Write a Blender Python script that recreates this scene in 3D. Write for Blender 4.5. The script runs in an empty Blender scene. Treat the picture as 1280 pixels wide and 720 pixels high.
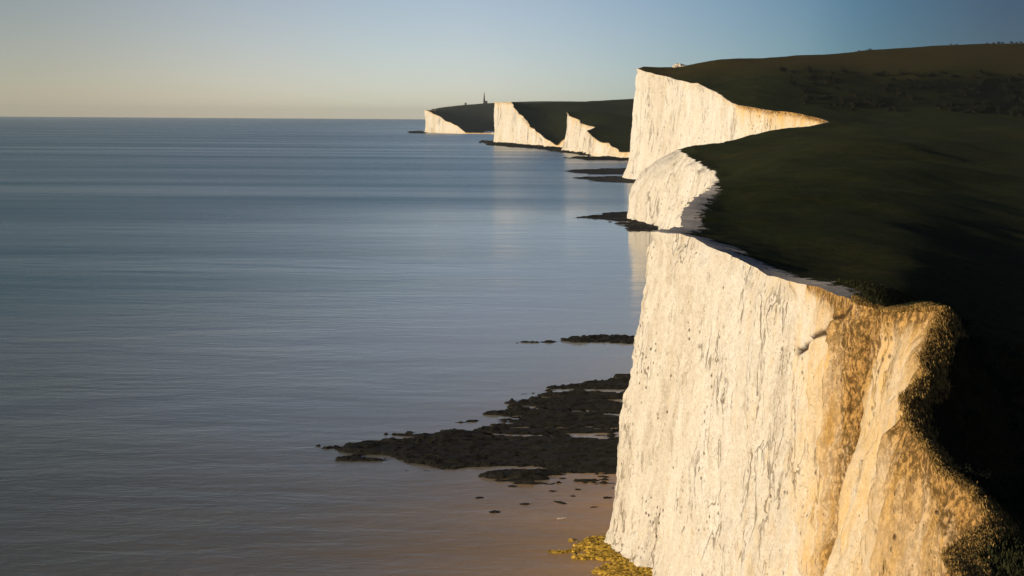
import bpy, math, random
import numpy as np
from mathutils import Matrix, Vector, Euler
random.seed(7); rng = np.random.default_rng(7)
sc = bpy.context.scene; COL = sc.collection
# ------------------------------------------------------------------ camera
F = 1280*50/36; HC = 45.0
PITCH = math.atan(213.2/F); ROLL = math.radians(0.38)
cam = bpy.data.cameras.new('camera'); cam.lens = 50; cam.sensor_width = 36
cam.clip_start = 0.5; cam.clip_end = 90000
co = bpy.data.objects.new('camera', cam); COL.objects.link(co); sc.camera = co
ROT = Euler((math.radians(90)-PITCH, 0, 0)).to_matrix() @ Matrix.Rotation(ROLL, 3, 'Z')
co.matrix_world = Matrix.Translation((0, 0, HC)) @ ROT.to_4x4()
def ray(px, py): return ROT @ Vector(((px-640)/F, -(py-360)/F, -1))
def at(px, py, Y):                      # point seen at a photo pixel, Y metres ahead
    r = ray(px, py); k = Y/r.y
    return (r.x*k, Y, HC+r.z*k)
def onsea(px, py, z=0.0):
    r = ray(px, py); k = (z-HC)/r.z
    return (r.x*k, r.y*k)
# ------------------------------------------------------------------ noise
def _h(ix, iy, s):
    n = (ix.astype(np.int64)*374761393 + iy.astype(np.int64)*668265263 + s*1274126177) & 0xffffffff
    n = ((n ^ (n >> 13))*1274126177) & 0xffffffff
    n = n ^ (n >> 16)
    return (n & 0xffff)/65535.0*2-1
def vn(x, y, s=0):
    x = np.asarray(x, float); y = np.asarray(y, float)+0*x; x = x+0*y
    ix = np.floor(x); iy = np.floor(y); fx = x-ix; fy = y-iy
    fx = fx*fx*fx*(fx*(fx*6-15)+10); fy = fy*fy*fy*(fy*(fy*6-15)+10)
    a = _h(ix, iy, s); b = _h(ix+1, iy, s); c = _h(ix, iy+1, s); d = _h(ix+1, iy+1, s)
    return (a*(1-fx)+b*fx)*(1-fy)+(c*(1-fx)+d*fx)*fy
def fbm(x, y, s=0, o=4, g=0.5):
    t = 0; a = 1; n = 0
    for k in range(o):
        t = t+a*vn(x*2**k+13.7*k, y*2**k-7.3*k, s+k); n += a; a *= g
    return t/n
def sstep(a, b, x):
    t = np.clip((x-a)/(b-a), 0, 1); return t*t*(3-2*t)
# ------------------------------------------------------------------ coast line (cliff edge): photo pixel of the brink and distance
W = [  # world points near and behind the camera  (X, Y, Z, batter)
 (-40, -900, 60, 10), (-25, -400, 54, 8), (-9, -80, 47, 4), (-4, -20, 44.3, 3), (-1.5, 0, 43.2, 3), (2.5, 10, 40.8, 2.5),
 (7, 20, 37.4, 2), (10.5, 30, 34.2, 2), (13.6, 40, 31.2, 2)]
E = [ # px, py, Y, batter
 (1203, 724, 47.5, 2), (1186, 696, 51.5, 2.5), (1208, 676, 53.5, 2.5), (1240, 650, 56, 3), (1215, 612, 58.5, 3), (1176, 590, 60.5, 3.5),
 (1163, 560, 63, 6), (1140, 530, 66, 7), (1134, 496, 69, 7.5), (1157, 470, 71, 8), (1155, 448, 72.6, 8), (1166, 415, 75, 9), (1182, 386, 77.5, 9), (1140, 387, 81.5, 9.3),
 (1104, 388, 84.2, 9), (1098, 393, 85.2, 8.2), (1168, 402, 87.6, 4.6), (1130, 393, 91.2, 4.2), (1066, 377, 94, 4.0), (1030, 362, 101, 4.0), (965, 346, 112, 4), (900, 312, 127, 4),
 (850, 292, 141, 4), (816, 289.5, 148, 4), (826, 287, 156, 4), (850, 284, 172, 4), (855, 262, 196, 5), (866, 248, 222, 6), (886, 236, 262, 8),
 (897, 226, 400, 7), (890, 213, 455, 8), (868, 200, 540, 10), (852, 189.5, 605, 14), (848, 187.5, 640, 22), (880, 183, 665, 33), (920, 175, 690, 30),
 (1035, 152, 770, 6), (1000, 142, 805, 7), (950, 135, 838, 8), (921, 131, 856, 9), (900, 118, 905, 10), (870, 105, 965, 11),
 (835, 97, 1025, 11), (798, 86, 1080, 11), (806, 84, 1092, 12), (846, 92, 1180, 12), (850, 120, 1350, 12),
 (790, 190, 1570, 4), (777, 189, 1590, 3), (760, 180.5, 1650, 4), (742, 171.5, 1725, 5), (733, 163, 1745, 5), (741, 160, 1765, 5), (723, 153, 1830, 6), (722, 150, 1850, 6),
 (706, 140.5, 1905, 7), (715, 141, 1925, 7), (740, 150, 2020, 6), (696, 181, 2100, 3), (688, 177.5, 2125, 3), (672, 165, 2200, 3),
 (657, 153, 2270, 3), (657, 149, 2290, 3), (643, 134, 2365, 3), (639, 127, 2400, 3), (619, 127.5, 2450, 2), (627, 130, 2480, 2),
 (680, 140, 2700, 3), (720, 160, 3400, 4), (640, 165, 3840, 4), (583, 165.5, 3885, 4), (572, 157.5, 3930, 5), (560, 152, 4010, 5), (545, 143, 4120, 5), (531.5, 137.5, 4210, 5), (545, 138, 4260, 5),
 (536, 138, 4420, 5), (538, 137.5, 4800, 5), (541, 136.5, 6500, 8)]
C = [list(w) for w in W]
for px, py, Y, b in E:
    x, y, z = at(px, py, Y); C.append([x, Y, z, b])
C = np.array(C)
def chunk(Y0, Y1, ds):
    """sample the coast between two distances at spacing ds along its length"""
    pts = [Y0]+[c for c in C[:, 1] if Y0 < c < Y1]+[Y1]
    out = []
    for a, b in zip(pts[:-1], pts[1:]):
        L = math.hypot(b-a, np.interp(b, C[:, 1], C[:, 0])-np.interp(a, C[:, 1], C[:, 0]))
        n = max(1, int(L/ds)); out += list(np.linspace(a, b, n, endpoint=False))
    return np.array(out+[Y1])
def edge_raw(Y):
    return np.interp(Y, C[:, 1], C[:, 0]), np.interp(Y, C[:, 1], C[:, 2]), np.interp(Y, C[:, 1], C[:, 3])
def edge(Y):
    x, z, b = edge_raw(Y)
    d = np.clip(np.abs(Y)/150, 0.15, 8)
    am = 0.0014*np.clip(np.abs(Y), 60, 1500)
    L = np.clip(np.abs(Y)*0.03, 1.5, 40)
    amx = am*1.1
    # brink raggedness, wavelengths kept per band so the function stays continuous
    n = np.where(Y < 300, fbm(Y/4.0, Y*0, 3, 4), np.where(Y < 700, fbm(Y/13., Y*0, 4, 4), fbm(Y/36., Y*0, 5, 4)))
    n2 = np.where(Y < 300, fbm(Y/3.0, Y*0+9, 8, 3), np.where(Y < 700, fbm(Y/14., Y*0+9, 8, 3), fbm(Y/30., Y*0+9, 8, 3)))
    return x+n*amx*2.2, z+n2*am*0.9, b
# ------------------------------------------------------------------ land height: smooth surface through the brink and inland points
def q(X, Y):
    return np.stack([X/np.sqrt(Y*Y+60.**2)*3.0, np.arcsinh(Y/60.)], -1)
ctl = []
for c in C: ctl.append((c[0], c[1], c[2]))
def cp(px, py, Y): ctl.append(at(px, py, Y))
def cw(x, y, z): ctl.append((x, y, z))
cw(0, 0, 43.3); cw(20, 0, 40); cw(60, 0, 36); cw(15, 20, 35); cw(40, 20, 31); cw(120, 0, 40); cw(30, -60, 46); cw(200, -100, 50); cw(100, -300, 56); cw(400, -300, 60)
cw(300, 0, 50); cw(700, 0, 60); cw(900, -500, 75); cw(25, 38, 29); cw(60, 50, 27)
cp(1280, 720, 49); cp(1280, 655, 60); cp(1280, 560, 76); cp(1280, 480, 96); cp(1280, 400, 128); cp(1280, 345, 165); cp(1280, 290, 230); cp(1280, 245, 320); cp(1280, 205, 470); cp(1280, 178, 620)
cp(1200, 480, 92); cp(1200, 410, 112); cp(1190, 560, 68); cp(1150, 380, 110); cp(1150, 330, 140); cp(1150, 280, 190); cp(1150, 230, 300); cp(1150, 190, 460); cp(1150, 168, 620)
cp(1040, 340, 128); cp(1040, 300, 160); cp(1040, 250, 230); cp(1040, 205, 360); cp(1040, 180, 500); cp(1040, 163, 650)
cp(960, 300, 155); cp(960, 240, 240); cp(960, 200, 420); cp(960, 180, 570); cp(945, 173, 640)
cp(900, 250, 225); cp(900, 198, 540); cp(1100, 155, 720); cp(1280, 157, 730)
cp(1100, 157, 800); cp(1280, 155, 820); cp(1280, 135, 900); cp(1280, 92, 1020); cp(1280, 55.5, 1150); cp(1280, 66, 1350); cp(1280, 90, 1700)
cp(1100, 136, 880); cp(1100, 100, 990); cp(1100, 64.5, 1110); cp(1190, 60, 1120); cp(1100, 78, 1300)
cp(1000, 134, 860); cp(1000, 105, 950); cp(1000, 70.5, 1090); cp(1000, 84, 1250); cp(900, 75.5, 1090); cp(900, 95, 1250)
cp(950, 115, 900); cp(900, 100, 990); cp(860, 85, 1060)
cp(1500, 400, 110); cp(1500, 250, 300); cp(1500, 170, 600); cp(1500, 150, 820); cp(1500, 60, 1130); cp(1500, 90, 1700)
cp(2000, 300, 150); cp(2000, 180, 500); cp(2000, 130, 820); cp(2000, 50, 1100); cp(2600, 120, 700)
cp(820, 180, 1600); cp(900, 165, 1600); cp(1100, 140, 1700); cp(760, 143, 1960); cp(850, 140, 1980); cp(740, 178, 2110); cp(800, 165, 2120); cp(900, 150, 2100)
cp(790, 165, 1760); cp(680, 128, 2520); cp(720, 150, 2300); cp(690, 150, 2330); cp(760, 150, 2350); cp(800, 124.5, 2650); cp(730, 125.5, 2620); cp(680, 126.5, 2560); cp(900, 120, 2700); cp(1200, 110, 2800); cp(1600, 110, 2800)
cp(800, 140, 3300); cp(700, 150, 3300); cp(1100, 120, 4500)
cw(-95, 4150, -4); cw(-60, 4200, -4); cw(-40, 3950, -3); cp(600, 148, 5000); cp(600, 131, 5400); cp(575, 132.5, 5200); cp(550, 135, 4900); cp(640, 129, 5500); cp(700, 128, 5600); cp(600, 163.2, 4700)
cp(560, 140, 4500); cp(800, 128, 6000); cp(640, 132, 6500); cp(1500, 110, 6500)
ctl = np.array(ctl)
P = q(ctl[:, 0], ctl[:, 1]); n = len(P)
def tps(r2): return 0.5*r2*np.log(r2+1e-12)
D2 = ((P[:, None]-P[None])**2).sum(-1)
SC = 1.0/np.maximum(1, 1)
A = np.zeros((n+3, n+3)); A[:n, :n] = tps(D2)+np.eye(n)*2e-4
A[:n, n] = 1; A[:n, n+1:] = P; A[n, :n] = 1; A[n+1:, :n] = P.T
wts = np.linalg.solve(A, np.concatenate([ctl[:, 2], [0, 0, 0]]))
def rbf(X, Y):
    X = X.ravel(); Y = Y.ravel(); out = np.empty(len(X))
    for i in range(0, len(X), 20000):
        Q = q(X[i:i+20000], Y[i:i+20000]); d = ((Q[:, None]-P[None])**2).sum(-1)
        out[i:i+20000] = tps(d)@wts[:n]+wts[n]+Q@wts[n+1:]
    return out
def land_z(X, Y, t):
    """height of the turf at X, Y where t is the distance inland of the brink"""
    sh = X.shape; ex, ez, _ = edge(Y.ravel())
    base = rbf(X, Y); e0 = rbf(ex, Y.ravel()) if X.ndim == 1 else None
    return base.reshape(sh)
# ------------------------------------------------------------------ helpers
def tag(o, label=None, cat=None, group=None, kind=None):
    if label: o['label'] = label
    if cat: o['category'] = cat
    if group: o['group'] = group
    if kind: o['kind'] = kind
    return o
def mesh_obj(name, V, Fc, mat, parent=None, smooth=True, attrs=None):
    me = bpy.data.meshes.new(name)
    V = np.asarray(V, np.float32); Fc = np.asarray(Fc, np.int32)
    k = Fc.shape[1]
    me.vertices.add(len(V)); me.vertices.foreach_set('co', V.ravel())
    me.loops.add(Fc.size); me.loops.foreach_set('vertex_index', Fc.ravel())
    me.polygons.add(len(Fc)); me.polygons.foreach_set('loop_start', np.arange(len(Fc), dtype=np.int32)*k)
    me.polygons.foreach_set('loop_total', np.full(len(Fc), k, np.int32))
    me.polygons.foreach_set('use_smooth', np.full(len(Fc), smooth))
    me.update(calc_edges=True); me.validate()
    for an, av in (attrs or {}).items():
        a = me.attributes.new(an, 'FLOAT', 'POINT'); a.data.foreach_set('value', np.asarray(av, np.float32).ravel())
    me.materials.append(mat)
    o = bpy.data.objects.new(name, me); COL.objects.link(o)
    if parent: o.parent = parent
    return o
def grid_faces(nr, nc, flip=False):
    i = np.arange(nr-1)[:, None]*nc+np.arange(nc-1)[None]
    f = np.stack([i, i+1, i+nc+1, i+nc], -1).reshape(-1, 4)
    return f[:, ::-1] if flip else f
# ------------------------------------------------------------------ materials
class NT:
    def __init__(s, name):
        s.m = bpy.data.materials.new(name); s.m.use_nodes = True; s.t = s.m.node_tree
        s.b = s.t.nodes['Principled BSDF']
    def n(s, typ, **kw):
        nd = s.t.nodes.new(typ)
        for k, v in kw.items():
            if k.startswith('_'): nd.inputs[k[1:].replace('_', ' ')].default_value = v
            else: setattr(nd, k, v)
        return nd
    def l(s, a, b): s.t.links.new(a, b)
    def noise(s, scale, vec, detail=6, rough=.55, dist=0):
        nd = s.n('ShaderNodeTexNoise', _Scale=scale, _Detail=detail, _Roughness=rough, _Distortion=dist); s.l(vec, nd.inputs['Vector']); return nd.outputs['Fac']
    def mapv(s, sc, src=None):
        m = s.n('ShaderNodeMapping'); m.inputs['Scale'].default_value = sc
        if src is None:
            src = s.n('ShaderNodeTexCoord').outputs['Object']
        s.l(src, m.inputs['Vector']); return m.outputs[0]
    def ramp(s, fac, stops):
        r = s.n('ShaderNodeValToRGB'); e = r.color_ramp.elements
        while len(e) < len(stops): e.new(0.5)
        for el, (p, c) in zip(e, stops):
            el.position = p; el.color = (c, c, c, 1) if not hasattr(c, '__len__') else (*c, 1)
        s.l(fac, r.inputs[0]); return r.outputs[0]
    def mix(s, fac, a, b, mode='MIX'):
        m = s.n('ShaderNodeMix', data_type='RGBA', blend_type=mode)
        for v, i in ((fac, 0), (a, 6), (b, 7)):
            if isinstance(v, (int, float)): m.inputs[i].default_value = v
            elif isinstance(v, tuple): m.inputs[i].default_value = (*v, 1)
            else: s.l(v, m.inputs[i])
        return m.outputs[2]
    def math(s, op, a, b=0.0, c=0.0, clamp=False):
        m = s.n('ShaderNodeMath', operation=op, use_clamp=clamp)
        for i, v in enumerate((a, b, c)):
            if isinstance(v, (int, float)): m.inputs[i].default_value = v
            else: s.l(v, m.inputs[i])
        return m.outputs[0]
    def attr(s, name):
        return s.n('ShaderNodeAttribute', attribute_name=name).outputs['Fac']
    def bump(s, h, strength, dist, prev=None):
        b = s.n('ShaderNodeBump', _Strength=strength, _Distance=dist); s.l(h, b.inputs['Height'])
        if prev is not None: s.l(prev, b.inputs['Normal'])
        return b.outputs[0]
def chalk(name, k=1.0, soil=True, detail=1.0):
    """chalk face; k = size of the features in metres, soil = ochre wash from attribute 'soil'"""
    m = NT(name)
    v1 = m.mapv((1/k, 1/k, .22/k)); v2 = m.mapv((1/k, 1/k, .6/k)); v3 = m.mapv((1/k, 1/k, 1/k))
    big = m.noise(.12, v1, 8, .6)
    col = m.ramp(big, [(.3, (.60, .55, .46)), (.48, (.70, .66, .58)), (.7, (.75, .73, .68))])
    st = m.noise(.9, v1, 8, .65)                                     # vertical rain streaks
    col = m.mix(m.ramp(st, [(.50, 0.0), (.72, .55)]), col, (.50, .40, .27))
    # flint holes and nodules
    vo = m.n('ShaderNodeTexVoronoi', _Scale=2.1, _Randomness=1.0); m.l(v2, vo.inputs['Vector'])
    sp = m.ramp(vo.outputs['Distance'], [(.10, 1.0), (.24, 0.0)])
    clump = m.ramp(m.noise(.30, v1, 5, .7), [(.50, 0.0), (.60, 1.0)])
    spk = m.math('MULTIPLY', sp, clump)
    vo2 = m.n('ShaderNodeTexVoronoi', _Scale=5.5, _Randomness=1.0); m.l(v2, vo2.inputs['Vector'])
    sp2 = m.ramp(vo2.outputs['Distance'], [(.08, 1.0), (.2, 0.0)])
    clump2 = m.ramp(m.noise(.55, v1, 6, .7), [(.50, 0.0), (.57, 1.0)])
    spk2 = m.math('MULTIPLY', sp2, clump2)
    gr = m.ramp(m.noise(7., v2, 5, .75), [(.50, 0.0), (.64, .5)])
    col = m.mix(gr, col, (.36, .29, .20))
    ln = m.math('ABSOLUTE', m.math('SUBTRACT', m.noise(.8, m.mapv((1/k, 1/k, .12/k)), 5, .55, .25), .5))
    lf = m.math('MULTIPLY', m.ramp(ln, [(.006, .62), (.018, 0.0)]), m.ramp(m.noise(.22, m.mapv((1/k, 1/k, .5/k)), 4, .6), [(.50, 0.0), (.60, 1.0)]))
    col = m.mix(lf, col, (.20, .15, .09))
    if soil:
        sa = m.attr('soil')
        sn = m.noise(.8, v1, 7, .65)
        sf = m.math('MULTIPLY', m.ramp(m.math('ADD', m.math('MULTIPLY', sn, 1.3), m.math('ADD', sa, -0.62)), [(.22, 0.0), (.95, 1.0)]), .95)
        col = m.mix(sf, col, m.ramp(sa, [(.45, (.74, .49, .16)), (.95, (.52, .29, .08))]))
        dk = m.ramp(m.noise(3.4, v2, 7, .75), [(.42, 0.0), (.54, .95)])
        col = m.mix(m.math('MULTIPLY', dk, m.ramp(sa, [(.66, 0.12), (.88, 1.0)])), col, (.11, .065, .02))
    if soil: col = m.mix(m.math('MULTIPLY', m.attr('crack_shade'), .95), col, (.06, .035, .015))  # shadow of the diagonal fissure, painted as a dark line
    col = m.mix(m.math('MULTIPLY', spk, .85), col, (.13, .105, .075))
    col = m.mix(m.math('MULTIPLY', spk2, .7), col, (.17, .13, .08))
    h1 = m.noise(.5, v1, 10, .68); h2 = m.noise(2.4, v3, 8, .7)
    h = m.math('ADD', m.math('MULTIPLY', h1, 1.0), m.math('MULTIPLY', h2, .35))
    h = m.math('SUBTRACT', h, m.math('MULTIPLY', spk, .5)); h = m.math('SUBTRACT', h, m.math('MULTIPLY', lf, .6))
    h = m.math('SUBTRACT', h, m.math('MULTIPLY', spk2, .25))
    m.l(m.bump(h, .9, .5*k*detail), m.b.inputs['Normal'])
    m.l(col, m.b.inputs['Base Color']); m.b.inputs['Roughness'].default_value = .92
    m.b.inputs['Specular IOR Level'].default_value = .15
    return m.m
def turf():
    m = NT('turf')
    v = m.mapv((1, 1, 1)); vs = m.mapv((.3, 1, 1))
    a = m.noise(.011, vs, 8, .6); b = m.noise(.15, v, 8, .7)
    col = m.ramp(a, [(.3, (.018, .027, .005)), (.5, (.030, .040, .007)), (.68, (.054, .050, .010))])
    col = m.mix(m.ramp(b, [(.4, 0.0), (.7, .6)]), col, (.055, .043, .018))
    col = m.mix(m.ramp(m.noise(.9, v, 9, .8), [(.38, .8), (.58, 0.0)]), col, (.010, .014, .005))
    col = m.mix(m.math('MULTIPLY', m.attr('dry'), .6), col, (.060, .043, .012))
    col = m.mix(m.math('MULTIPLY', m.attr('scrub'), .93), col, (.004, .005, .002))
    # bare chalk where the brink has crumbled
    bare = m.math('ADD', m.attr('bare'), m.math('MULTIPLY', m.math('ADD', m.noise(.9, m.mapv((.9, .7, 1)), 8, .75), -.5), 2.4))
    bf = m.ramp(bare, [(.50, 0.0), (.60, 1.0)])
    col = m.mix(bf, col, m.ramp(m.noise(1.5, v, 6, .7), [(.3, (.42, .37, .33)), (.65, (.72, .67, .62))]))
    h = m.math('ADD', m.noise(.9, v, 10, .8), m.noise(.12, v, 6, .6))
    m.l(m.bump(h, 1.0, .7), m.b.inputs['Normal'])
    m.l(col, m.b.inputs['Base Color']); m.b.inputs['Roughness'].default_value = 1; m.b.inputs['Specular IOR Level'].default_value = .05
    return m.m
def plain(name, col, rough=.9, ns=1.0, var=.5, bd=.05):
    m = NT(name); v = m.mapv((1, 1, 1)); a = m.noise(ns, v, 8, .65)
    lo = tuple(c*(1-var) for c in col); hi = tuple(min(1, c*(1+var)) for c in col)
    m.l(m.ramp(a, [(.35, lo), (.65, hi)]), m.b.inputs['Base Color'])
    m.l(m.bump(m.noise(ns*3, v, 8, .7), .8, bd), m.b.inputs['Normal'])
    m.b.inputs['Roughness'].default_value = rough; m.b.inputs['Specular IOR Level'].default_value = .2
    return m.m
def sea_mat():
    m = NT('sea_water')
    tc = m.n('ShaderNodeTexCoord').outputs['Object']
    sh = m.attr('shore')                    # 0 offshore .. 1 at the beach
    v = m.mapv((.45, 1, 1), tc); vb = m.mapv((.0011, .010, 1), tc)
    sand = m.ramp(m.noise(.06, m.mapv((.5, 1.3, 1), tc), 6, .6), [(.35, (.34, .20, .07)), (.65, (.48, .28, .10))])
    deep = m.ramp(m.noise(1., vb, 6, .6), [(.35, (.004, .075, .115)), (.65, (.010, .105, .150))])
    col = m.mix(sh, deep, sand)
    m.l(col, m.b.inputs['Base Color'])
    band = m.noise(1.0, vb, 7, .62); calm = m.attr('calm')
    silt = m.attr('silt'); col = m.mix(silt, col, (.072, .072, .050)); col = m.mix(m.attr('milk_sheen'), col, (.40, .41, .38)); m.l(col, m.b.inputs['Base Color']); m.l(m.math('MULTIPLY_ADD', m.attr('sandy'), -.33, .5), m.b.inputs['Specular IOR Level']); rg = m.ramp(band, [(.36, .24), (.62, .33)])
    m.l(m.math('MULTIPLY', rg, m.math('SUBTRACT', 1.0, m.math('MULTIPLY', calm, .75))), m.b.inputs['Roughness'])
    m.b.inputs['IOR'].default_value = 1.33
    w1 = m.noise(.33, v, 5, .6, .3); w2 = m.noise(.07, m.mapv((.35, 1, 1), tc), 4, .5, .4); w3 = m.noise(1.6, v, 4, .6)
    amp = m.ramp(band, [(.35, .35), (.6, 1.0)])
    h = m.math('ADD', m.math('MULTIPLY', w1, 1.0), m.math('MULTIPLY', w3, .22))
    h = m.math('ADD', m.math('MULTIPLY', h, amp), m.math('MULTIPLY', w2, 2.2))
    h = m.math('MULTIPLY', h, m.math('SUBTRACT', 1.0, m.math('MULTIPLY', calm, .86)))
    m.l(m.bump(h, .75, .42), m.b.inputs['Normal'])
    return m.m
M_chalk_near = chalk('chalk_near', 1.0); M_chalk_mid = chalk('chalk_mid', 3.2); M_chalk_far = chalk('chalk_far', 6.0)
M_turf = turf(); M_sea = sea_mat()
M_ledge = plain('wet_rock_weed', (.011, .010, .007), .75, .8, .6, .15)
M_weed = plain('yellow_weed_rock', (.42, .27, .04), .95, 2.6, .9, .2)
# ------------------------------------------------------------------ land and cliffs, cut into headlands
TJ = np.concatenate([np.linspace(0, 8, 33)[:-1], np.geomspace(8, 2600, 120)])
def cliff_and_down(Y0, Y1, ds, dz, mat, lab_c, lab_h, kf, soilf):
    Y = chunk(Y0, Y1, ds); ex, ez, eb = edge(Y)
    # ---- turf
    far = max(abs(Y0), abs(Y1))
    tj = TJ*max(1.0, min(3.0, far/1500)) if far > 1500 else TJ
    tj = np.concatenate([tj[:1], tj[1:]])
    Yg = Y[::2] if len(Y) > 500 else Y
    if Yg[-1] != Y[-1]: Yg = np.append(Yg, Y[-1])
    Yg = Y
    X = ex[:, None]+tj[None]; YY = np.repeat(Yg[:, None], len(tj), 1)
    Z = rbf(X, YY).reshape(X.shape)
    cor = ez-Z[:, 0]
    dec = np.clip(np.abs(Yg)*.10, 6, 150)
    Z += cor[:, None]*np.exp(-tj[None]/dec[:, None])
    am = np.clip(np.abs(YY)/300, .25, 2.0)
    rampt = sstep(0, 6, tj)[None]
    Z += rampt*(fbm(X/9, YY/9, 21, 4)*.45+fbm(X/40, YY/60, 22, 4)*1.1*np.clip(np.abs(YY)/150, .2, 2.2)*np.where(YY > 700, np.clip(1-(YY-700)/300, .35, 1), 1))
    # scrub band on the far hillside, bare strip along the crumbling brink
    d = sstep(852, 905, YY+25*fbm(X/60, YY/25, 31, 4))*(1-sstep(990, 1030, YY+40*fbm(X/45, YY/30, 32, 4)+.02*X))
    scrub = d*sstep(165, 330, X+70*fbm(X/40, YY/30, 33, 4))
    scrub = np.clip(scrub, 0, 1); dry = sstep(960, 1060, YY+.0*X)*(YY < 1400)
    wb = np.interp(Yg, [60, 80, 92, 99, 125, 146, 158, 185, 240, 270, 300, 440, 520, 640, 800, 1100, 1500], [0, 0, .5, 3.2, 4.2, 4.2, 3.6, 3.4, 3.4, 2.4, .5, .5, .5, .5, .6, .8, .8])
    bare = np.clip(1.25-tj[None]/np.maximum(wb[:, None], .01), 0, 1)*np.where(wb > .02, 1, 0)[:, None]
    V = np.stack([X, YY, Z], -1).reshape(-1, 3)
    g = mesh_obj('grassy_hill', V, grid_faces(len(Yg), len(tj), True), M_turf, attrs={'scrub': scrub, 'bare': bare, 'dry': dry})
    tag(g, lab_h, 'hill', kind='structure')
    # ---- cliff face
    ra = edge_raw(Y)[0]
    xs = np.interp(Y, Y, ex)
    sg = max(1, int(3.0*kf/ds)); ker = np.hanning(2*sg+3); ker /= ker.sum()
    pad = np.concatenate([xs[:1]-(xs[1]-xs[0])*np.arange(sg+1, 0, -1), xs, xs[-1]+(xs[-1]-xs[-2])*np.arange(1, sg+2)])
    pY = np.concatenate([Y[:1]-(Y[1]-Y[0])*np.arange(sg+1, 0, -1), Y, Y[-1]+(Y[-1]-Y[-2])*np.arange(1, sg+2)])
    sx = np.convolve(pad, ker, 'valid'); sY = np.convolve(pY, ker, 'valid')
    tx = np.gradient(sx); ty = np.gradient(sY); L = np.hypot(tx, ty)+1e-9
    nx = -ty/L; ny = tx/L
    wz = np.clip(-nx, .0, 1)[:, None]*0+1
    s = np.concatenate([[0], np.cumsum(np.hypot(np.diff(ex), np.diff(Y)))])
    hmax = ez.max()
    nv = int(hmax/dz)+2
    v = np.linspace(0, 1, nv)[None]
    zb = -1.5
    zz = ez[:, None]+(zb-ez[:, None])*v
    S = np.repeat(s[:, None], nv, 1)+Y0
    pa = .42*v+.33*sstep(.45, 1.0, v)+.25*sstep(.86, 1.0, v); pb = .78*v+.22*sstep(.85, 1.0, v)
    prof = pb if Y1 <= 700 else pa
    if Y0 == 300:      # this nose slopes off at the top and stands steep above the sea
        wm = np.interp(Y, [560, 620, 690], [0, 1, 1])[:, None]; prof = pb*(1-wm)+wm*(.88*(1-np.exp(-(v/.26)**1.35))+.12*v)
    off = eb[:, None]*prof
    k = kf
    inn = sstep(0, .06, v)
    dsp = (fbm(S/(11*k), zz/(50*k), 41, 3)*1.5
           + (1-np.abs(fbm(S/(4.2*k), zz/(22*k), 42, 4))*2.2)*1.0
           + fbm(S/(1.5*k), zz/(5*k), 43, 4)*.55 + fbm(S/(.5*k), zz/(.7*k), 44, 3)*.14)*k*min(1, 1.15/k**.35)-.5*k
    if Y0 == 40:      # the diagonal fissure near the brink, and fluted hollows of the gully
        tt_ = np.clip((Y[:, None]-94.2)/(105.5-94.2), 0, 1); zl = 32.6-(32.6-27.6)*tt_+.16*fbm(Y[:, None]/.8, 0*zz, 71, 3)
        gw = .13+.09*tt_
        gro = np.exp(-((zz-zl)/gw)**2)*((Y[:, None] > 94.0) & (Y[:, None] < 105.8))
        dsp -= gro*.45
        dsp += .75*fbm(S/.9, zz/2.2, 72, 4)*np.interp(Y, [55, 60, 86, 88, 96, 104], [.5, .55, .5, 1.0, .9, .15])[:, None]
    dsp *= inn
    lip = -.35*k**.5*np.exp(-((v-.02)/.02)**2)*0
    X = ex[:, None]+nx[:, None]*(off+dsp+lip); YY2 = Y[:, None]+ny[:, None]*(off+dsp+lip)
    V = np.stack([X, YY2, zz], -1).reshape(-1, 3)
    soil = soilf(Y[:, None]+0*v, ez[:, None]-zz, zz)
    crack_shade = np.clip(gro*1.6, 0, 1) if Y0 == 40 else 0*zz
    c = mesh_obj('chalk_cliff', V, grid_faces(len(Y), nv, False), mat, attrs={'soil': np.clip(soil, 0, 1), 'crack_shade': crack_shade})
    tag(c, lab_c, 'cliff', kind='structure')
    return c, g
def soil_near(Y, depth, z):
    g = np.interp(Y, [50, 60, 70, 79, 84, 87, 92, 98, 108, 125, 150], [1.0, .95, .8, .76, .68, 1.4, 1.35, .85, .30, .04, .0])
    w = np.interp(Y, [50, 90, 100, 150], [12, 10, 4, .4])
    return g*(.66+.24*np.exp(-depth/w)) + .45*np.exp(-depth/.7)*(Y < 105)*1.0 + .15*np.exp(-depth/.8)
def soil_mid(Y, depth, z):
    g = np.interp(Y, [700, 740, 760, 800, 850, 865, 950], [.0, .7, .8, .7, .65, .2, .0])
    return g*(.35+.65*np.exp(-depth/8))+.35*np.exp(-depth/3)*(Y > 700)
def soil_far(Y, depth, z): return .12+.5*np.exp(-depth/5)+.25*np.exp(-z/8)
cliff_and_down(-900, 40, 2.5, 1.0, M_chalk_near, 'chalk cliff below the camera', 'grassy slope under and behind the viewpoint', 1.0, soil_near)
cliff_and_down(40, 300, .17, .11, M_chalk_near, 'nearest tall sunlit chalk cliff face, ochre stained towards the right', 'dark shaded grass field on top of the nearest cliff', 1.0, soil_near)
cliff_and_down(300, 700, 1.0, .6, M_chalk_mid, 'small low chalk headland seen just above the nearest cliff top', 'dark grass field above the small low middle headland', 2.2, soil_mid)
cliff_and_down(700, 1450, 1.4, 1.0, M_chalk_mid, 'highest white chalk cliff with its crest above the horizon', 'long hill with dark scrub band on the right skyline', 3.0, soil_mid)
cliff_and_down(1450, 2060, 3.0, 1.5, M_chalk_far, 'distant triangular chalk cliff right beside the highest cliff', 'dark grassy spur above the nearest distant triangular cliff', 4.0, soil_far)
cliff_and_down(2060, 3500, 4.0, 1.5, M_chalk_far, 'distant tall chalk cliff, middle one of the three far cliffs', 'dark flat topped down behind the middle far cliff', 4.5, soil_far)
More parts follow.
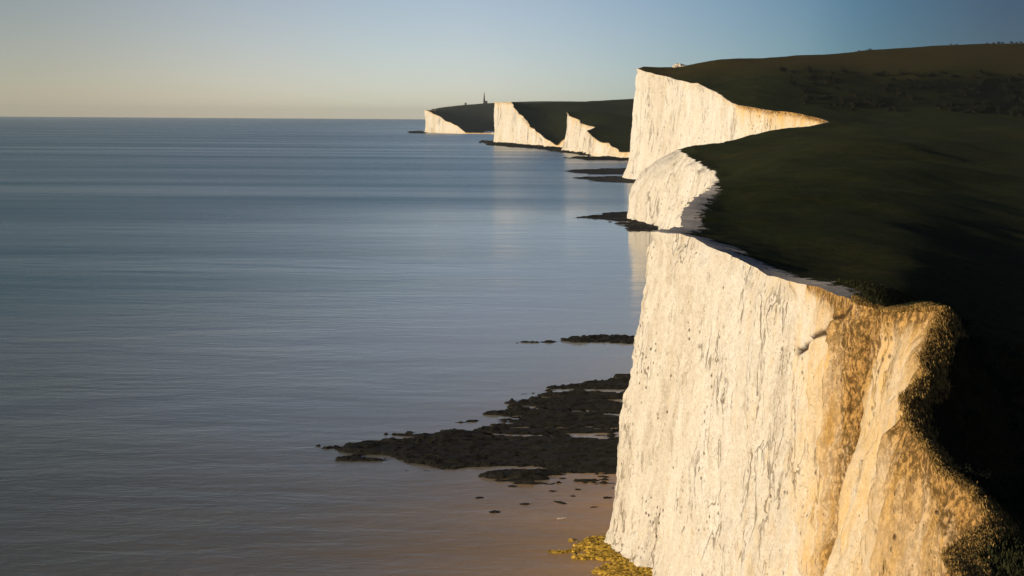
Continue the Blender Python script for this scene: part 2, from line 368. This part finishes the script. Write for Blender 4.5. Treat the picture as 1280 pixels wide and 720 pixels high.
cliff_and_down(3500, 6500, 7.0, 2.0, M_chalk_far, 'farthest small chalk cliff at the end of the coast', 'hazy blue green farthest headland carrying the tower', 5.5, soil_far)
# ------------------------------------------------------------------ sea
Ys = np.concatenate([[-12000, -5000, -2000, -900], np.linspace(-400, 40, 12), np.linspace(44, 700, 165), np.linspace(720, 4300, 120), np.geomspace(4500, 26000, 18)])
tt = np.concatenate([-np.geomspace(6, 22000, 60)[::-1], [-3, 0, 4, 12, 40, 150, 700, 2600, 9000]])
exs, ezs, ebs = edge_raw(Ys)
fx = exs-ebs
fm = np.array([fx[max(0, i-2):i+3].mean() for i in range(len(fx))])
X = fm[:, None]+tt[None]; YY = np.repeat(Ys[:, None], len(tt), 1)
wsh = np.interp(Ys, [0, 100, 150, 230, 400, 700, 1500, 3000], [60, 60, 55, 40, 35, 35, 35, 30])[:, None]
shore = np.clip(np.exp(np.minimum(tt[None], 0)/wsh), 0, 1)*np.interp(Ys, [0, 150, 350, 900, 2000, 5000], [1, 1, .8, .6, .4, .0])[:, None]
silt = np.clip(1-sstep(150, 420, np.hypot(X*.8, YY)), 0, 1)*(1-shore)*.9
calm = np.exp(-(np.minimum(tt[None], 0)/(92+.07*np.clip(Ys, 0, 4000))[:, None])**2)*np.interp(Ys, [0, 140, 200, 300, 650, 1000, 5000], [.35, .45, .8, 1, 1, .4, .2])[:, None]
milk_sheen = np.exp(-(np.minimum(tt[None], 0)/75)**2)*np.interp(Ys, [0, 165, 215, 300, 450, 700, 1100, 5000], [0, 0, .42, 1.0, .85, .45, .25, .1])[:, None]  # milky chalk water, paled further to stand in for reflected sky
sandy = np.exp(-(np.minimum(tt[None], 0)/45)**2)*np.interp(Ys, [0, 140, 175, 230], [1, 1, .7, 0])[:, None]
sea = mesh_obj('sea', np.stack([X, YY, 0*X], -1).reshape(-1, 3), grid_faces(len(Ys), len(tt), True), M_sea, smooth=True, attrs={'shore': shore, 'silt': silt, 'calm': calm, 'milk_sheen': milk_sheen, 'sandy': sandy})
tag(sea, 'calm grey blue sea reaching to the horizon', 'sea', kind='structure')
# ------------------------------------------------------------------ rock ledges at the foot of the cliffs
def sdpoly(X, Y, P):
    P = np.array(P); n = len(P); d = np.full(X.shape, 1e9); ins = np.zeros(X.shape, bool)
    for i in range(n):
        a = P[i]; b = P[(i+1) % n]; e = b-a
        t = np.clip(((X-a[0])*e[0]+(Y-a[1])*e[1])/(e@e+1e-9), 0, 1)
        d = np.minimum(d, np.hypot(X-a[0]-t*e[0], Y-a[1]-t*e[1]))
        c = ((a[1] > Y) != (b[1] > Y)) & (X < (b[0]-a[0])*(Y-a[1])/(b[1]-a[1]+1e-12)+a[0]); ins ^= c
    return np.where(ins, d, -d)
def ledge(poly, cell, lab, h=.55, nsc=3.0, namp=1.0, mat=None, seed=0, fr=1.0, stretch=3.0, name='rock_ledge', kind=None):
    Pw = [onsea(*p) for p in poly]; xs = [p[0] for p in Pw]; ys = [p[1] for p in Pw]; m = nsc*2
    gx = np.arange(min(xs)-m, max(xs)+m, cell); gy = np.arange(min(ys)-m, max(ys)+m, cell)
    X, Y = np.meshgrid(gx, gy)
    sd = sdpoly(X, Y, Pw)
    nz = fbm(X/(nsc*stretch), Y/nsc, 50+seed, 5, .62)
    sd2 = sd+nz*nsc*2.4*fr
    Z = np.tanh(sd2/(nsc*.6))*h*.6+nz*h*1.1*namp+fbm(X/(nsc*.4), Y/(nsc*.25), 60+seed, 4, .6)*h*.32
    Z = Z-.12*h
    st = h*.35; Zq = np.floor(Z/st)*st; Z = Zq+sstep(.5, 1., (Z-Zq)/st)*st*1.0
    Z = np.minimum(Z, h*1.6)
    f = grid_faces(len(gy), len(gx)); zf = Z.ravel()[f].max(1)
    sdf = sd.ravel()[f].min(1); f = f[(zf > -.12*h) & (sdf > -nsc*1.9)]
    if len(f) == 0: return
    used = np.unique(f); mp = np.full(X.size, -1); mp[used] = np.arange(len(used))
    V = np.stack([X, Y, Z], -1).reshape(-1, 3)[used]
    o = mesh_obj(name, V, mp[f], mat or M_ledge, smooth=False)
    tag(o, lab, 'rock', kind=kind); return o
ledge([(440, 557), (520, 545), (580, 538), (600, 523), (650, 508), (700, 495), (800, 488), (800, 597), (700, 598), (620, 592), (560, 582), (480, 573), (445, 565)], .22, 'largest dark weed covered rock ledge, spread in the water left of the nearest cliff', .7, 3.2, 1.0, seed=1)
ledge([(408, 558), (436, 556), (436, 560), (410, 560)], .2, 'thin string of rocks off the left tip of the largest ledge', .4, .9, 1.0, seed=9)
ledge([(425, 572), (470, 571), (478, 578), (430, 577)], .2, 'small low rock patch just below the left tip of the largest ledge', .4, 1.2, 1.0, seed=2)
ledge([(690, 486), (740, 476), (800, 468), (800, 488), (740, 489)], .3, 'narrow dark rock ledge just beyond the largest one', .8, 2.0, .6, seed=3)
ledge([(640, 505), (668, 500), (676, 506), (645, 509)], .25, 'small rock cluster at the upper edge of the largest ledge', .5, 1.3, 1.0, seed=4)
ledge([(710, 426), (760, 421), (800, 421), (800, 428.5), (745, 429)], .4, 'thin straight dark reef running out from the nearest cliff', 1.0, 2.0, .5, seed=5)
ledge([(655, 428), (700, 426.5), (715, 427), (700, 428.5)], .35, 'faint thin rock line at the seaward end of the straight reef', .45, 1.2, .8, seed=15)
ledge([(722, 272), (750, 266), (800, 265), (825, 268), (825, 276), (770, 277)], .8, 'dark reef off the low middle headland, upper of its two lobes', 1.0, 6, .6, seed=6, stretch=3, fr=.6)
ledge([(765, 282), (790, 277), (825, 275), (825, 289), (800, 288.5)], .8, 'dark reef off the low middle headland, lower of its two lobes', 1.0, 6, .6, seed=7, stretch=3, fr=.6)
ledge([(708, 214), (745, 211), (790, 211), (790, 218), (740, 218)], 1.6, 'dark reef below the highest cliff, upper of its pair', 1.0, 6, .5, seed=8, stretch=3, fr=.95)
ledge([(718, 224), (760, 220), (795, 222), (795, 229), (760, 228)], 1.4, 'dark reef below the highest cliff, lower of its pair', 1.0, 6, .5, seed=10, stretch=3, fr=.95)
ledge([(712, 197), (780, 196.5), (790, 201), (740, 200)], 2.0, 'dark reef at the foot of the near triangular cliff', 3.0, 10, .4, seed=11, stretch=2)
ledge([(690, 184), (712, 188), (745, 193), (738, 195), (700, 190), (680, 186)], 2.2, 'dark rock apron under the near triangular cliff', 4.0, 8, .4, seed=12, stretch=2)
ledge([(604, 177), (625, 179), (660, 183), (690, 184), (690, 187), (655, 185), (620, 182)], 3.0, 'dark rock apron under the middle far cliff', 5.0, 10, .4, seed=13, stretch=2)
ledge([(514, 165.2), (528, 164.8), (528, 166.8), (516, 166.6)], 4.0, 'low dark rocks off the farthest cliff', 6.0, 10, .4, seed=14, stretch=2)
# yellow weedy rubble at the foot of the nearest cliff
ledge([(690, 690), (722, 682), (738, 667), (768, 664), (800, 680), (860, 700), (900, 760), (720, 760), (748, 704), (720, 694)], .13, 'yellow green weed covered rubble at the foot of the nearest cliff', .42, 1.1, 1.0, M_weed, 20, .8, 2.2, name='weedy_rubble')
# scattered boulders on the sand
def boulder(name, x, y, r, mat, lab, grp, seed):
    import bmesh
    bm = bmesh.new(); bmesh.ops.create_icosphere(bm, subdivisions=3, radius=1)
    sx, sy, sz = r*(1.0+1.0*random.random()), r*(.7+.4*random.random()), r*.45
    for v in bm.verts:
        n_ = float(fbm(np.array([v.co.x*1.3+seed*3.1]), np.array([v.co.y*1.3+v.co.z*2.1]), seed, 4)[0])
        v.co *= 1+.9*n_; v.co.x *= sx; v.co.y *= sy; v.co.z *= sz*.45
    me = bpy.data.meshes.new(name); bm.to_mesh(me); bm.free(); me.materials.append(mat)
    o = bpy.data.objects.new(name, me); COL.objects.link(o); o.location = (x, y, 0)
    o.rotation_euler = (0, 0, random.gauss(0, .35))
    tag(o, lab, 'rock', grp); return o
bl = [(703, 598), (722, 612), (745, 605), (760, 622), (700, 628), (742, 634), (768, 610), (676, 604), (690, 614), (600, 622), (640, 608), (755, 596), (620, 640), (655, 630), (716, 620), (772, 640)]
for i, (px, py) in enumerate(bl):
    x, y = onsea(px, py)
    boulder('boulder', x, y, .22+.35*random.random(), M_ledge, 'small dark boulder awash on the sand below the largest rock ledge', 'boulders awash on the sand', i)
M_pale = plain('pale_rock', (.6, .52, .42), .9, 1.0, .3)
x, y = onsea(703, 648); boulder('boulder', x, y, .35, M_pale, 'single pale boulder on the sand between ledge and cliff foot', None, 40)
# ------------------------------------------------------------------ grass tufts along and behind the near brink (uncountable)
def zland(X, Y):
    X = np.asarray(X, float); Y = np.asarray(Y, float); ex, ez, _ = edge(Y); t = X-ex
    Z = rbf(X, Y); cor = ez-rbf(ex, Y); dec = np.clip(np.abs(Y)*.10, 6, 150)
    Z = Z+cor*np.exp(-t/dec)
    Z += sstep(0, 6, t)*(fbm(X/9, Y/9, 21, 4)*.45+fbm(X/40, Y/60, 22, 4)*1.1*np.clip(np.abs(Y)/150, .2, 2.2)*np.where(Y > 700, np.clip(1-(Y-700)/300, .35, 1), 1))
    return Z
def tufts(n, ylo, yhi, tmax, hlo, hhi, name, lab, mat, pw=1.0, blades=5, wd=.05, hang=0.0, dens=None, tmin=-.1):
    Y = rng.uniform(ylo, yhi, n); t = rng.random(n)**pw*tmax
    ex, ez, _ = edge(Y); X = ex+t-.15
    keep = (X/np.maximum(Y, 1) < .42) & (t > np.interp(Y, [93, 97, 104, 125], [tmin, max(tmin, 1.0), 3.5, 3.5]))
    if dens is not None: keep &= rng.random(n) < dens(X, Y)
    Y, t, X = Y[keep], t[keep], X[keep]; n = len(Y)
    Z = zland(X, Y)-.05
    b = blades
    X = np.repeat(X, b)+rng.normal(0, .10, n*b); Y = np.repeat(Y, b)+rng.normal(0, .10, n*b); Z = np.repeat(Z, b)
    h = rng.uniform(hlo, hhi, n*b); a = rng.uniform(0, 2*math.pi, n*b); lean = rng.uniform(.1, .8, n*b)*h
    w = wd*rng.uniform(.6, 1.4, n*b)
    dx, dy = np.cos(a), np.sin(a)
    lx = dx*lean-hang*h; ly = dy*lean
    v0 = np.stack([X-dy*w, Y+dx*w, Z], -1); v1 = np.stack([X+dy*w, Y-dx*w, Z], -1)
    v2 = np.stack([X+dy*w*.6+lx*.5, Y-dx*w*.6+ly*.5, Z+h*.7], -1); v3 = np.stack([X-dy*w*.6+lx*.5, Y+dx*w*.6+ly*.5, Z+h*.7], -1)
    v4 = np.stack([X+lx, Y+ly, Z+h*.9-hang*h*.3], -1)
    V = np.stack([v0, v1, v2, v3, v4], 1).reshape(-1, 3)
    i = np.arange(n*b)*5
    Fq = np.concatenate([np.stack([i, i+1, i+2], -1), np.stack([i, i+2, i+3], -1), np.stack([i+3, i+2, i+4], -1)])
    o = mesh_obj(name, V, Fq, mat, smooth=False)
    return tag(o, lab, 'grass', kind='stuff')
M_tuft = plain('rough_grass', (.030, .031, .011), 1, 1.5, .6, 0)
M_dry = plain('dry_grass', (.30, .19, .06), 1, 2.0, .7, 0)
tufts(42000, 42, 108, 34, .10, .38, 'rough_grass', 'dark rough grass on the shaded slope behind the nearest cliff edge', M_tuft, 1.0, wd=.03, tmin=.7)
tufts(14000, 43, 98, 1.3, .08, .30, 'dry_grass_fringe', 'dry golden grass fringe along the brink of the nearest cliff', M_dry, 1.2, wd=.03, hang=.35)
# ------------------------------------------------------------------ bushes
M_leaf = plain('gorse_leaf', (.008, .011, .004), 1, 1.0, .6, 0)
M_twig = plain('bark', (.06, .045, .03), 1, 3.0, .3, 0)
def bush_meshes(seed, r=1.0, nl=900):
    R = np.random.default_rng(seed)
    cl = R.normal(0, .42, (9, 3))*[1, 1, .5]+[0, 0, .65]
    c = cl[R.integers(0, 9, nl)]; d = R.normal(0, 1, (nl, 3)); d /= np.linalg.norm(d, axis=1)[:, None]
    p = c+d*R.uniform(.18, .5, nl)[:, None]; p[:, 2] = np.maximum(p[:, 2], .02)
    u = R.normal(0, 1, (nl, 3)); u /= np.linalg.norm(u, axis=1)[:, None]; w = np.cross(u, d); s = R.uniform(.03, .08, nl)[:, None]
    V = np.stack([p-u*s, p+w*s, p+u*s, p-w*s], 1).reshape(-1, 3)*r
    Fq = np.arange(nl*4).reshape(-1, 4)
    tv, tf = [], []
    for k in range(7):
        a = k*.9; e = Vector((math.cos(a)*.5, math.sin(a)*.5, .9))*r
        b0 = len(tv)
        for z in (0, 1):
            for j in range(4):
                an = j*math.pi/2; rr = .05*r*(1-.7*z); tv.append((e.x*z+math.cos(an)*rr, e.y*z+math.sin(an)*rr, e.z*z))
        for j in range(4): tf.append((b0+j, b0+(j+1) % 4, b0+4+(j+1) % 4, b0+4+j))
    return V, Fq, tv, tf
protos = []
def bush(x, y, z, r, seed, lab, grp):
    e = bpy.data.objects.new('gorse_bush', None); COL.objects.link(e); e.location = (x, y, z); e.rotation_euler.z = random.random()*6
    tag(e, lab, 'bush', grp); e.scale = (r, r, r*.8)
    k = seed % 4
    if len(protos) <= k:
        V, Fq, tv, tf = bush_meshes(seed)
        a = mesh_obj('foliage', V, Fq, M_leaf, e, False); b = mesh_obj('stem', tv, tf, M_twig, e, False); protos.append((a.data, b.data))
    else:
        for nm, me in zip(('foliage', 'stem'), protos[k]):
            o = bpy.data.objects.new(nm, me); COL.objects.link(o); o.parent = e
    return e
def skyline_y(px, lo=1000, hi=1400):          # distance at which the hill stands against the sky in one photo column
    Yc = np.linspace(lo, hi, 120); X = (px-640)/F*Yc; Z = zland(X, Yc); i = int(np.argmax((Z-HC)/Yc)); return X[i], Yc[i], Z[i]
for i, (px, r) in enumerate([(1277, 1.7), (1271, 1.9), (1266, 1.6), (1260, 1.5), (1254, 1.8), (1243, 1.7), (1238, 1.9), (1232, 1.5), (1224, 1.2), (1186, 1.2), (1180, 1.3), (1080, 1.5), (1066, 1.1)]):
    x, y, z = skyline_y(px); bush(x, y, z-.3, r, i, 'small dark bush on the skyline of the right hand hill', 'bushes on the skyline')
nb = 0
for i in range(700):
    px = random.uniform(930, 1290); Y = random.uniform(860, 1010); X = (px-640)/F*Y
    if nb >= 150: break
    dd = 1 if (X+50*random.random()) > 210 else 0
    if not dd: continue
    z = float(zland(np.array([X]), np.array([Y]))[0]); nb += 1
    bush(X, Y, z-.4, random.uniform(2.0, 4.5), i, 'dark bush in the scrub band across the right hand hill', 'bushes of the hillside scrub band')
nb = 0
for i in range(60):
    Y = random.uniform(58, 105); X = Y*random.uniform(.315, .375)
    ex = float(edge(np.array([Y]))[0][0])
    if X < ex+1.5: continue
    z = float(zland(np.array([X]), np.array([Y]))[0])
    bush(X, Y, z-.1, random.uniform(.5, 1.1), i, 'low dark gorse bush on the shaded slope at the right edge', 'gorse bushes on the near slope')
# ------------------------------------------------------------------ far tower, hut, shore rock, chalk outcrop
import bmesh
M_stone = plain('grey_stone', (.16, .15, .14), .9, .3, .3, .05); M_dark = plain('dark_slate', (.05, .05, .055), .8, .5, .3, .02); M_glass = plain('window_glass', (.03, .035, .04), .2, 1, .1, 0)
def frust(bm, x, y, z0, z1, r0, r1, n=16):
    a = [bm.verts.new((x+r0*math.cos(2*math.pi*i/n), y+r0*math.sin(2*math.pi*i/n), z0)) for i in range(n)]
    b = [bm.verts.new((x+r1*math.cos(2*math.pi*i/n), y+r1*math.sin(2*math.pi*i/n), z1)) for i in range(n)]
    for i in range(n): bm.faces.new((a[i], a[(i+1) % n], b[(i+1) % n], b[i]))
    bm.faces.new(a[::-1]); bm.faces.new(b)
def box(bm, x0, x1, y0, y1, z0, z1):
    m = Matrix.Translation(((x0+x1)/2, (y0+y1)/2, (z0+z1)/2)) @ Matrix.Diagonal((x1-x0, y1-y0, z1-z0, 1)); bmesh.ops.create_cube(bm, size=1, matrix=m)
def prism(bm, x0, x1, y0, y1, z0, z1):
    v = [bm.verts.new(p) for p in ((x0, y0, z0), (x1, y0, z0), (x1, y1, z0), (x0, y1, z0), (x0, (y0+y1)/2, z1), (x1, (y0+y1)/2, z1))]
    for f in ((0, 1, 5, 4), (2, 3, 4, 5), (1, 2, 5), (3, 0, 4), (3, 2, 1, 0)): bm.faces.new([v[i] for i in f])
def bobj(name, bm, mat, parent):
    me = bpy.data.meshes.new(name); bmesh.ops.recalc_face_normals(bm, faces=bm.faces); bm.to_mesh(me); bm.free(); me.materials.append(mat)
    o = bpy.data.objects.new(name, me); COL.objects.link(o); o.parent = parent; return o
def empty(name, loc, lab, cat):
    e = bpy.data.objects.new(name, None); COL.objects.link(e); e.location = loc; return tag(e, lab, cat)
def sky_far(px): 
    Yc = np.linspace(4300, 6400, 200); X = (px-640)/F*Yc; Z = zland(X, Yc); i = int(np.argmax((Z-HC)/Yc)); return X[i], Yc[i], Z[i]
x, y, z = sky_far(604); k = y/F
t = empty('tower', (x, y, z-2), 'slender tapering dark tower on the farthest headland skyline', 'tower')
bm = bmesh.new(); frust(bm, 0, 0, 0, 6*k, 1.35*k, 1.0*k); frust(bm, 0, 0, 6*k, 13*k, .95*k, .35*k); bobj('shaft', bm, M_dark, t)
bm = bmesh.new(); frust(bm, 0, 0, 13*k, 15*k, .3*k, .05*k); bobj('spire', bm, M_dark, t)
bm = bmesh.new(); box(bm, .2*k, 4*k, -2*k, 2*k, 0, 2.6*k); bobj('annexe', bm, M_dark, t)
bm = bmesh.new(); prism(bm, .1*k, 4.1*k, -2.1*k, 2.1*k, 2.6*k, 3.6*k); bobj('roof', bm, M_dark, t)
x, y, z = sky_far(581); k = y/F
t = empty('house', (x, y, z-1), 'small lone house on the skyline left of the tower', 'house')
bm = bmesh.new(); box(bm, -1.3*k, 1.3*k, -1*k, 1*k, 0, 1.5*k); bobj('wall', bm, M_stone, t)
bm = bmesh.new(); prism(bm, -1.4*k, 1.4*k, -1.1*k, 1.1*k, 1.5*k, 2.6*k); r_ = bobj('roof', bm, M_dark, t)
bm = bmesh.new(); box(bm, .5*k, .8*k, -.1*k, .2*k, 2.2*k, 3.0*k); bobj('chimney', bm, M_stone, r_)
# chalk outcrop on the skyline of the highest cliff
Yc = 1085.
def outcrop(px0, px1, Yc, h, lab):
    x0 = (px0-640)/F*Yc; x1 = (px1-640)/F*Yc; nx_, ny_ = 60, 16
    u = np.linspace(0, 1, nx_)[:, None]; v = np.linspace(-1, 1, ny_)[None]
    X = x0+(x1-x0)*u+0*v; Y = Yc+v*7+0*u
    zg = zland(X.ravel(), Y.ravel()).reshape(X.shape)
    bumpf = (np.sin(np.pi*np.clip(u, 0, 1))**.35)*np.clip(1-np.abs(v)**3, 0, 1)
    Z = zg-.6+bumpf*h*(1+.8*fbm(X/1.6, Y/2, 77, 4))*(1.1-.5*u)
    o = mesh_obj('chalk_outcrop', np.stack([X, Y, Z], -1).reshape(-1, 3), grid_faces(nx_, ny_, True), M_pale); tag(o, lab, 'rock')
outcrop(836, 854, 1092, 2.6, 'small sunlit chalk outcrop on the skyline above the highest cliff')
# ------------------------------------------------------------------ haze
bm = bmesh.new(); box(bm, -30000, 14000, -13500, 27000, -2.5, 190)
M_haze = bpy.data.materials.new('haze_air'); M_haze.use_nodes = True; nt = M_haze.node_tree; nt.nodes.clear()
ou = nt.nodes.new('ShaderNodeOutputMaterial'); pv = nt.nodes.new('ShaderNodeVolumePrincipled')
pv.inputs['Color'].default_value = (.80, .92, 1, 1); pv.inputs['Density'].default_value = 2.7e-5; pv.inputs['Anisotropy'].default_value = .2
nt.links.new(pv.outputs[0], ou.inputs['Volume'])
hz = bobj('haze', bm, M_haze, None); tag(hz, 'thin pale haze in the air over the sea and far cliffs', 'haze', kind='stuff')
# ------------------------------------------------------------------ light
SUN_EL = math.radians(11); SUN_AZ = math.radians(-113)     # azimuth from the view direction (+Y), negative = left
sd = Vector((math.sin(SUN_AZ)*math.cos(SUN_EL), math.cos(SUN_AZ)*math.cos(SUN_EL), math.sin(SUN_EL)))
sl = bpy.data.lights.new('sun', 'SUN'); sl.energy = 4.4; sl.angle = math.radians(.5); sl.color = (1.0, .83, .59)
so = bpy.data.objects.new('sun', sl); COL.objects.link(so); so.rotation_euler = sd.to_track_quat('Z', 'Y').to_euler()
w = bpy.data.worlds.new('World'); sc.world = w; w.use_nodes = True; wt = w.node_tree
bg = wt.nodes['Background']; sky = wt.nodes.new('ShaderNodeTexSky'); sky.sky_type = 'NISHITA'; sky.sun_disc = False
sky.sun_elevation = SUN_EL; sky.sun_rotation = SUN_AZ; sky.altitude = 0; sky.air_density = .6; sky.dust_density = .3; sky.ozone_density = 1.0
tc = wt.nodes.new('ShaderNodeTexCoord'); ad = wt.nodes.new('ShaderNodeVectorMath'); ad.operation = 'ADD'; ad.inputs[1].default_value = (0, 0, .008)
wt.links.new(tc.outputs['Generated'], ad.inputs[0]); wt.links.new(ad.outputs[0], sky.inputs[0])
# vignette painted into the sky colour: dimmer at left, darkest blue at right
sep = wt.nodes.new('ShaderNodeSeparateXYZ'); wt.links.new(tc.outputs['Generated'], sep.inputs[0])
mr = wt.nodes.new('ShaderNodeValToRGB'); mr.color_ramp.interpolation = 'CARDINAL'
els = mr.color_ramp.elements
for p, c in ((.335, (.76, .60, .51)), (.413, (.99, .79, .73)), (.50, (.92, .79, .77)), (.60, (.31, .375, .42)), (.66, (.11, .135, .17))):
    e = els.new(p); e.color = (*c, 1)
els[0].color = (.70, .61, .56, 1); els[-1].color = (.12, .145, .19, 1)
mp = wt.nodes.new('ShaderNodeMath'); mp.operation = 'MULTIPLY_ADD'; mp.inputs[1].default_value = .5; mp.inputs[2].default_value = .5
wt.links.new(sep.outputs[0], mp.inputs[0]); wt.links.new(mp.outputs[0], mr.inputs[0])
mm = wt.nodes.new('ShaderNodeMix'); mm.data_type = 'RGBA'; mm.blend_type = 'MULTIPLY'; mm.inputs[0].default_value = 1
wt.links.new(sky.outputs[0], mm.inputs[6]); wt.links.new(mr.outputs[0], mm.inputs[7])
wt.links.new(mm.outputs[2], bg.inputs[0]); bg.inputs[1].default_value = .15
# ------------------------------------------------------------------ render settings
sc.render.engine = 'CYCLES'
sc.cycles.max_bounces = 5; sc.cycles.diffuse_bounces = 2; sc.cycles.glossy_bounces = 3; sc.cycles.volume_bounces = 0
sc.view_settings.view_transform = 'Standard'; sc.view_settings.look = 'None'; sc.view_settings.exposure = 0.13; sc.view_settings.gamma = 1
